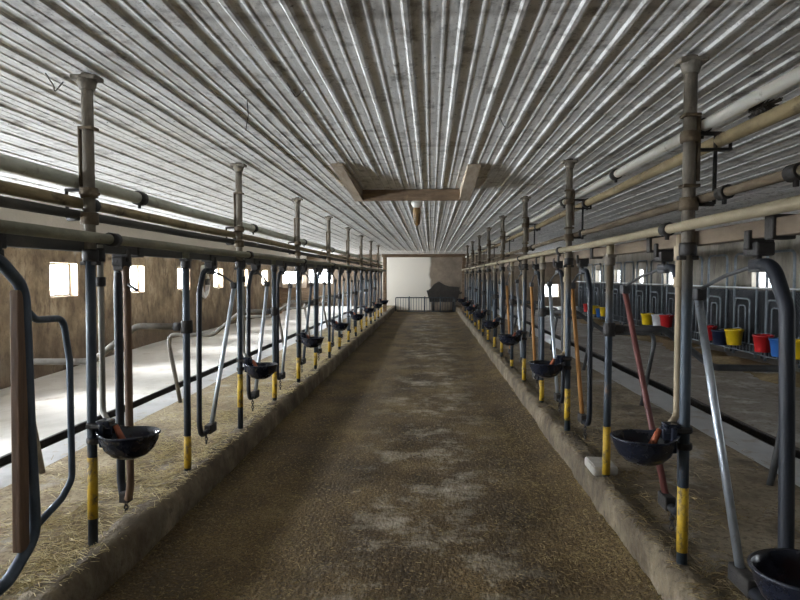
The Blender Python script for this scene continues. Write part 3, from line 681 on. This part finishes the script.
b = MB(); b.lathe([(.04, 2.53), (.046, 2.51), (.054, 2.47), (.050, 2.38), (.038, 2.315), (.018, 2.29), (0, 2.287)], (-.19, 8.35, 0), 20); part('jar', b, 'amber', root)
# dangling wires and cobwebs near the ceiling-high posts
for (x, y, l, lb) in ((-1.9, 2.98, .10, 'short loop of dark wire under the ceiling beside the nearest post, bare wall side'),
                      (-1.05, 3.5, .17, 'thin dark strand hanging from the ceiling between post and aisle, bare wall side'),
                      (.42, 3.9, .09, 'short dark strand hanging from the ceiling above the aisle'),
                      (-.75, 3.2, .08, 'short drooping strand under the ceiling nearest the aisle, bare wall side')):
    b = MB(); z = LC - .02
    b.tube([(x, y, z), (x + .03, y + .02, z - l * .6), (x + .05, y - .01, z - l), (x + .09, y, z - l * .45)] if l < .15 else [(x, y, z), (x + .006, y, z - l * .5), (x - .01, y, z - l)], .003, 5, .02)
    tag(b.build('hanging_wire', 'web'), lb, 'wire')
# old nest on the grey pipe, calf pen side
b = MB()
for q in range(26):
    a = R(0, 6.28); c = V((1.36, 2.62, 2.275)); p = [c + V((R(-.05, .05), R(-.07, .07), R(-.01, .05))) for _ in range(4)]
    b.tube(p, .004, 4)
tag(b.build('twig_nest', 'web'), 'small dark tangled nest on the grimy ochre pipe, calf pen side', 'nest')

# ------------------------------------------------------------------ far end of the aisle
root = thing('cross_beam', (-.3, 24, 2.3), 'dark beam across the far end of the aisle', 'beam')
b = MB(); b.box(-1.92, 1.32, 23.9, 24.1, 2.34, 2.46, .01); part('bar', b, 'timber', root)
for (x0, lb) in ((-1.87, 'timber column under the cross beam, bare wall side'), (1.2, 'timber column under the cross beam, calf pen side')):
    b = MB(); b.box(x0, x0 + .14, 23.93, 24.07, .18 if x0 < 0 else .2, 2.34, .01); tag(b.build('timber_column', 'timber'), lb, 'column')
b = MB(); b.box(-1.92, 1.32, 23.9, 24.1, 2.46, 2.62); 
root = thing('end_gate', (-.3, 27, 0), 'low barred gate closing the far end of the aisle', 'gate')
b = MB(); b.tube([(-1.55, 27, .06), (-1.55, 27, .66), (1.05, 27, .66), (1.05, 27, .06), (-1.5, 27, .06)], .022, 8, .05); part('frame', b, 'post', root)
for i in range(22):
    xg = -1.45 + i * .115
    b = MB(); b.tube([(xg, 27, .08), (xg, 27, .64)], .011, 6); part('bar', b, 'post', root)
for xg in (-.95, -.27, .42):
    b = MB(); b.tube([(xg, 27, .02), (xg, 27, .72)], .022, 8); part('upright', b, 'post', root)
# feed cart behind the gate
root = thing('feed_cart', (.6, 28, 0), 'dark feed cart with a peaked load behind the end gate', 'cart')
b = MB(); b.prism([(-.05, .45), (1.15, .45), (1.3, .95), (-.2, .95)], 1, 27.5, 28.5); hp = part('hopper', b, 'cart', root)
b = MB(); b.prism([(-.15, .95), (1.25, .95), (1.28, 1.10), (.86, 1.13), (.62, 1.20), (.36, 1.36), (.12, 1.22), (-.02, 1.04)], 1, 27.55, 28.45); part('load', b, 'cart', hp)
for xw in (.1, 1.0):
    for yw in (27.55, 28.4):
        b = MB(); b.tube([(xw - .04, yw, .24), (xw + .04, yw, .24)], .22, 18); part('wheel', b, 'cart', root)
b = MB(); b.tube([(1.25, 27.7, .8), (1.62, 27.7, .95), (1.62, 28.3, .95), (1.25, 28.3, .8)], .02, 8, .08); part('handle', b, 'cart', root)
# board partition on the bare wall side
root = thing('board_partition', (-5.0, 23, .2), 'brown board partition standing out from the brown wall near the far end', 'partition')
for i, z in enumerate((.58, .78, .98)):
    b = MB(); b.box(-5.88, -4.2, 22.98, 23.02, z, z + .185, .004); part('board', b, 'timber', root)
for xg in (-5.7, -4.3):
    b = MB(); b.box(xg - .05, xg + .05, 23.02, 23.12, .15, 1.2, .006); part('post', b, 'timber', root)
# coiled white hose on the brown wall
root = thing('hose_coil', (WL + .08, 15.5, 1.0), 'coil of white hose hung on the brown wall between windows', 'hose')
pts = []
for i in range(120):
    t = i / 120 * 2 * math.pi * 4
    pts.append((WL + .06 + .07 * i / 120 + .015 * math.sin(t * 3.1), 15.5 + (.24 + .02 * math.sin(i)) * math.cos(t), 1.46 + (.38 + .03 * math.sin(i * .3)) * math.sin(t)))
b = MB(); b.tube(pts, .027, 7); part('coil', b, 'hose', root)
b = MB(); b.tube([(WL + .0, 15.5, 1.78), (WL + .18, 15.5, 1.78), (WL + .2, 15.5, 1.84)], .015, 8); part('hook', b, 'clamp', root)
b = MB(); b.box(WL + .13, WL + .22, 15.44, 15.56, 1.38, 1.54, .01); part('nozzle', b, 'clamp', root)

# ------------------------------------------------------------------ calf pens
PX = 5.45
pz = RZ - .03
PEN0, PW, NP = 5.3, 1.06, 17
for i in range(NP):
    y0 = PEN0 + i * PW; y1 = y0 + PW
    root = thing('calf_pen_front', (PX, y0, pz), '%s wire and tube calf pen front counting from the near end' % ORD[i], 'pen', 'calf pen fronts')
    b = MB(); b.tube([(PX + .03, y0 + .04, pz), (PX + .03, y0 + .04, 2.0), (PX + .03, y0 + .80, 2.0), (PX + .03, y0 + .80, pz)], .021, 8, .12); part('tall_hoop', b, 'pen', root)
    b = MB(); b.tube([(PX - .02, y0 + .16, .45), (PX - .02, y0 + .16, 1.22), (PX - .02, y0 + .68, 1.22), (PX - .02, y0 + .68, .45)], .017, 8, .1)
    b.tube([(PX - .02, y0 + .30, .45), (PX - .02, y0 + .30, 1.10), (PX - .02, y0 + .54, 1.10), (PX - .02, y0 + .54, .45)], .013, 8, .06); part('head_hoop', b, 'pen', root)
    b = MB()
    for z in (.30, .45): b.tube([(PX, y0, z), (PX, y1 - .02, z)], .012, 6)
    for q in range(9): b.tube([(PX, y0 + .06 + q * .115, .30), (PX, y0 + .06 + q * .115, .46)], .007, 5)
    part('feed_grille', b, 'pen', root)
    b = MB(); b.tube([(PX + .01, y0, 1.41), (PX + .01, y1, 1.41)], .014, 8); part('top_rail', b, 'penrail', root, 'whitish top rail')
    b = MB(); d = .055; H = 1.40 - .32; Wd = PW
    n = int((H + Wd) / d)
    for q in range(1, n):
        o = q * d
        for sg in (0, 1):
            a0 = max(0, o - H); a1 = min(o, Wd)
            p = []
            for a in (a0, a1):
                zz = .32 + (o - a); yy = y0 + (a if not sg else Wd - a); p.append((PX + .05, yy, zz))
            b.tube(p, .003, 3)
    part('wire_mesh', b, 'mesh', root)
b = MB()
for i in range(6): b.box(PX + .75, PX + .78, PEN0, PEN0 + NP * PW, .2 + i * .19, .385 + i * .19, .003)
tag(b.build('pen_back_boards', 'penback'), 'dark board partition behind the calf pens', 'partition')
for i in range(0, NP + 1, 1):
    y = PEN0 + i * PW - .01
    b = MB(); b.box(PX + .09, PX + .74, y - .012, y + .012, .22, 1.33, .004)
    tag(b.build('pen_side_panel', 'penback'), '%s dark side panel between calf pens from the near end' % ORD[i], 'panel', 'calf pen side panels')
# buckets hung on the pen fronts
def bucket(y, z, c, label, r=.145, h=.27):
    x = PX - .06 - r
    root = thing('bucket', (x, y, z), label, 'bucket', 'feed buckets on the calf pens')
    b = MB(); b.lathe([(0, 0), (r * .76, 0), (r * .78, .01), (r * .97, h - .03), (r * 1.05, h - .03), (r * 1.06, h), (r * .98, h), (r * .95, h - .03), (r * .74, .015), (0, .012)], (x, y, z), 22); part('body', b, 'bucket_' + c, root)
    b = MB(); pts = [(x, y + math.cos(t) * r * 1.06, z + h - .02 + math.sin(t) * .05) for t in lin(0, math.pi, 9)]; 
    pts = [(x + .09 * math.sin(t), y + math.cos(t) * r * 1.06, z + h - .02 + .045 * math.sin(t)) for t in lin(0, math.pi, 9)]
    b.tube(pts, .005, 5); hd = part('handle', b, 'steel', root)
    b = MB(); b.tube([(PX - .02, y, z + h + .03), (PX - .05, y, z + h + .01), (PX - .05, y, z + h - .03)], .006, 5); part('hook', b, 'clamp', root)
BK = [((9.09, 0.42), 'yellow_b', 'yellow bucket at the picture edge beside the blue bucket'),
      ((9.49, 0.40), 'blue', 'blue bucket half hidden beside the nearest red bucket'),
      ((9.97, 0.41), 'red', 'large red bucket nearest the viewer on the calf pens'),
      ((10.90, 0.42), 'yellow_b', 'large yellow bucket between the red buckets and beside the navy one'),
      ((11.41, 0.36), 'navy', 'navy bucket half hidden beside the large yellow bucket'),
      ((11.89, 0.40), 'red', 'red bucket beside the navy bucket'),
      ((13.05, 0.47), 'red', 'small red bucket seen behind the near ceiling post'),
      ((13.97, 0.47), 'red', 'far red bucket beside the white bucket'),
      ((14.46, 0.45), 'white', 'far white bucket between yellow and red ones'),
      ((15.18, 0.43), 'yellow_b', 'far yellow bucket beside the white bucket'),
      ((18.87, 0.39), 'yellow_b', 'distant yellow bucket, nearer one of the distant pair'),
      ((19.31, 0.33), 'blue', 'distant blue bucket between the two distant yellow ones'),
      ((20.01, 0.39), 'yellow_b', 'distant yellow bucket, farther one of the distant pair'),
      ((20.89, 0.41), 'red', 'most distant red bucket on the calf pens')]
for (y, z), c, lb in BK: bucket(y, z, c, lb)
# hay ridge before the pens
b = MB()
pts = []
me_vs = []
ys = lin(5.2, 22.8, 150); xs = lin(PX - 1.0, PX + .0, 13)
def hay_z(x, y):
    t = (x - (PX - 1.0)) / 1.0
    return pz - .012 + max(0, .10 * math.sin(math.pi * min(1, t * .8 + .1)) * (.75 + .9 * nz(x, y, 1.6)) - .03) + .012 * nz(x, y, 9)
g = grid('hay_ridge', xs, ys, hay_z, 'hay'); tag(g, 'low ridge of loose hay along the foot of the calf pens', 'hay', None, 'stuff')

# ------------------------------------------------------------------ kerb block
root_b = MB(); root_b.box(1.115, 1.29, 4.22, 4.50, RZ - .004, RZ + .062, .02)
for v in root_b.bm.verts: v.co += V((nz(v.co.x * 9, v.co.y * 9, 1) * .02, nz(v.co.y * 7, v.co.z * 9, 1, 2) * .025, nz(v.co.x * 9, v.co.y * 5, 1, 5) * .012))
tag(root_b.build('concrete_block', 'concrete'), 'rough pale concrete lump on the kerb, calf pen side', 'concrete block')

# ------------------------------------------------------------------ loose straw and chaff
def litter(name, n, fx, fz, m, label, cat, lmin, lmax, w, seed):
    rng = random.Random(seed); vs = []; fs = []
    for _ in range(n):
        x, y = fx(rng)
        for _t in range(6):
            if nz(x, y, 2.1, seed) + .5 * nz(x, y, 6.5, seed) > rng.uniform(-.45, .35): break
            x, y = fx(rng)
        z = fz(x, y) + rng.uniform(.001, .012)
        a = rng.uniform(0, math.pi); l = rng.uniform(lmin, lmax) / 2; t = rng.gauss(0, .22)
        d = V((math.cos(a) * math.cos(t), math.sin(a) * math.cos(t), math.sin(t))) * l
        p = V((-math.sin(a), math.cos(a), 0)) * w; q = V((0, 0, w * 1.2))
        c = V((x, y, z)); k = len(vs)
        bend = V((0, 0, rng.uniform(0, .25) * l))
        for e in (c - d, c + bend, c + d): vs += [e + p, e - p, e + q]
        for r_ in (0, 3):
            for i, j in ((0, 1), (1, 2), (2, 0)): fs.append((k + r_ + i, k + r_ + j, k + r_ + 3 + j, k + r_ + 3 + i))
    me = bpy.data.meshes.new(name); me.from_pydata(vs, [], fs); me.materials.append(M[m])
    o = bpy.data.objects.new(name, me); col.objects.link(o); tag(o, label, cat, None, 'stuff'); return o
def near(rng, a, b): return a + (b - a) * rng.random() ** 2.2
litter('straw_litter', 11000, lambda g: (-1.66 - 1.0 * abs(g.gauss(0, .45)), near(g, 1.8, 20)), lambda x, y: LZ - .008 + plat_noise(x, y), 'straw', 'loose pale straw on the stall platform, bare wall side', 'straw', .03, .12, .0018, 3)
litter('straw_litter', 3500, lambda g: (1.14 + 1.1 * abs(g.gauss(0, .45)), near(g, 1.5, 20)), lambda x, y: RZ - .008 + plat_noise(x, y), 'chaff', 'loose dull straw on the stall platform, calf pen side', 'straw', .03, .11, .0018, 4)
litter('feed_chaff', 16000, lambda g: (max(-1.6, min(1.1, g.choice((g.gauss(-.1, .8), g.gauss(.8, .2), g.gauss(-1.2, .3))))), near(g, 2.0, 20)), aisle_z, 'chaff', 'chopped brown feed scattered on the aisle floor', 'feed', .008, .035, .0020, 5)

b = MB(); b.box(WL - .3, WR + .3, YF - .2, YB + .25, -.45, -.17); struct('ground', b, 'gutter', 'earth under the barn', 'ground')  # added slab, stops sky light leaking in below the thin floor sheets
sl = bpy.data.lights.new('hazy_sun', 'SUN'); sl.energy = 60; sl.angle = math.radians(28); sl.color = (1, .99, .97)
so = bpy.data.objects.new('hazy_sun', sl); col.objects.link(so)
so.rotation_euler = V((math.cos(math.radians(36)), -.12, -math.sin(math.radians(36)))).to_track_quat('-Z', 'Y').to_euler()
# ------------------------------------------------------------------ world, camera, settings
w = bpy.data.worlds.new('overcast'); sc.world = w; w.use_nodes = True
bg = w.node_tree.nodes['Background']; bg.inputs[0].default_value = (.9, .95, 1, 1); bg.inputs[1].default_value = 2.0
cam = bpy.data.cameras.new('camera'); co = bpy.data.objects.new('camera', cam); col.objects.link(co)
cam.sensor_width = 36; cam.lens = 615 / 800 * 36; cam.clip_start = .05; cam.clip_end = 200
co.location = (0, 0, 1.61); co.rotation_euler = (math.pi / 2 - math.atan(24 / 615), 0, math.atan(31 / 615))
sc.camera = co
sc.view_settings.view_transform = 'Standard'; sc.view_settings.look = 'None'; sc.view_settings.gamma = 1; sc.view_settings.use_curve_mapping = False
sc.view_settings.exposure = 0.1
sc.cycles.use_denoising = True; sc.cycles.max_bounces = 8; sc.cycles.diffuse_bounces = 6; sc.cycles.transparent_max_bounces = 12
sc.cycles.use_light_tree = True; sc.cycles.sample_clamp_indirect = 6; sc.cycles.caustics_reflective = False; sc.cycles.caustics_refractive = False
for o in bpy.data.objects:
    if 'wl' in o: del o['wl']
for m in bpy.data.materials:
    if 'nodes_out' in m: del m['nodes_out']
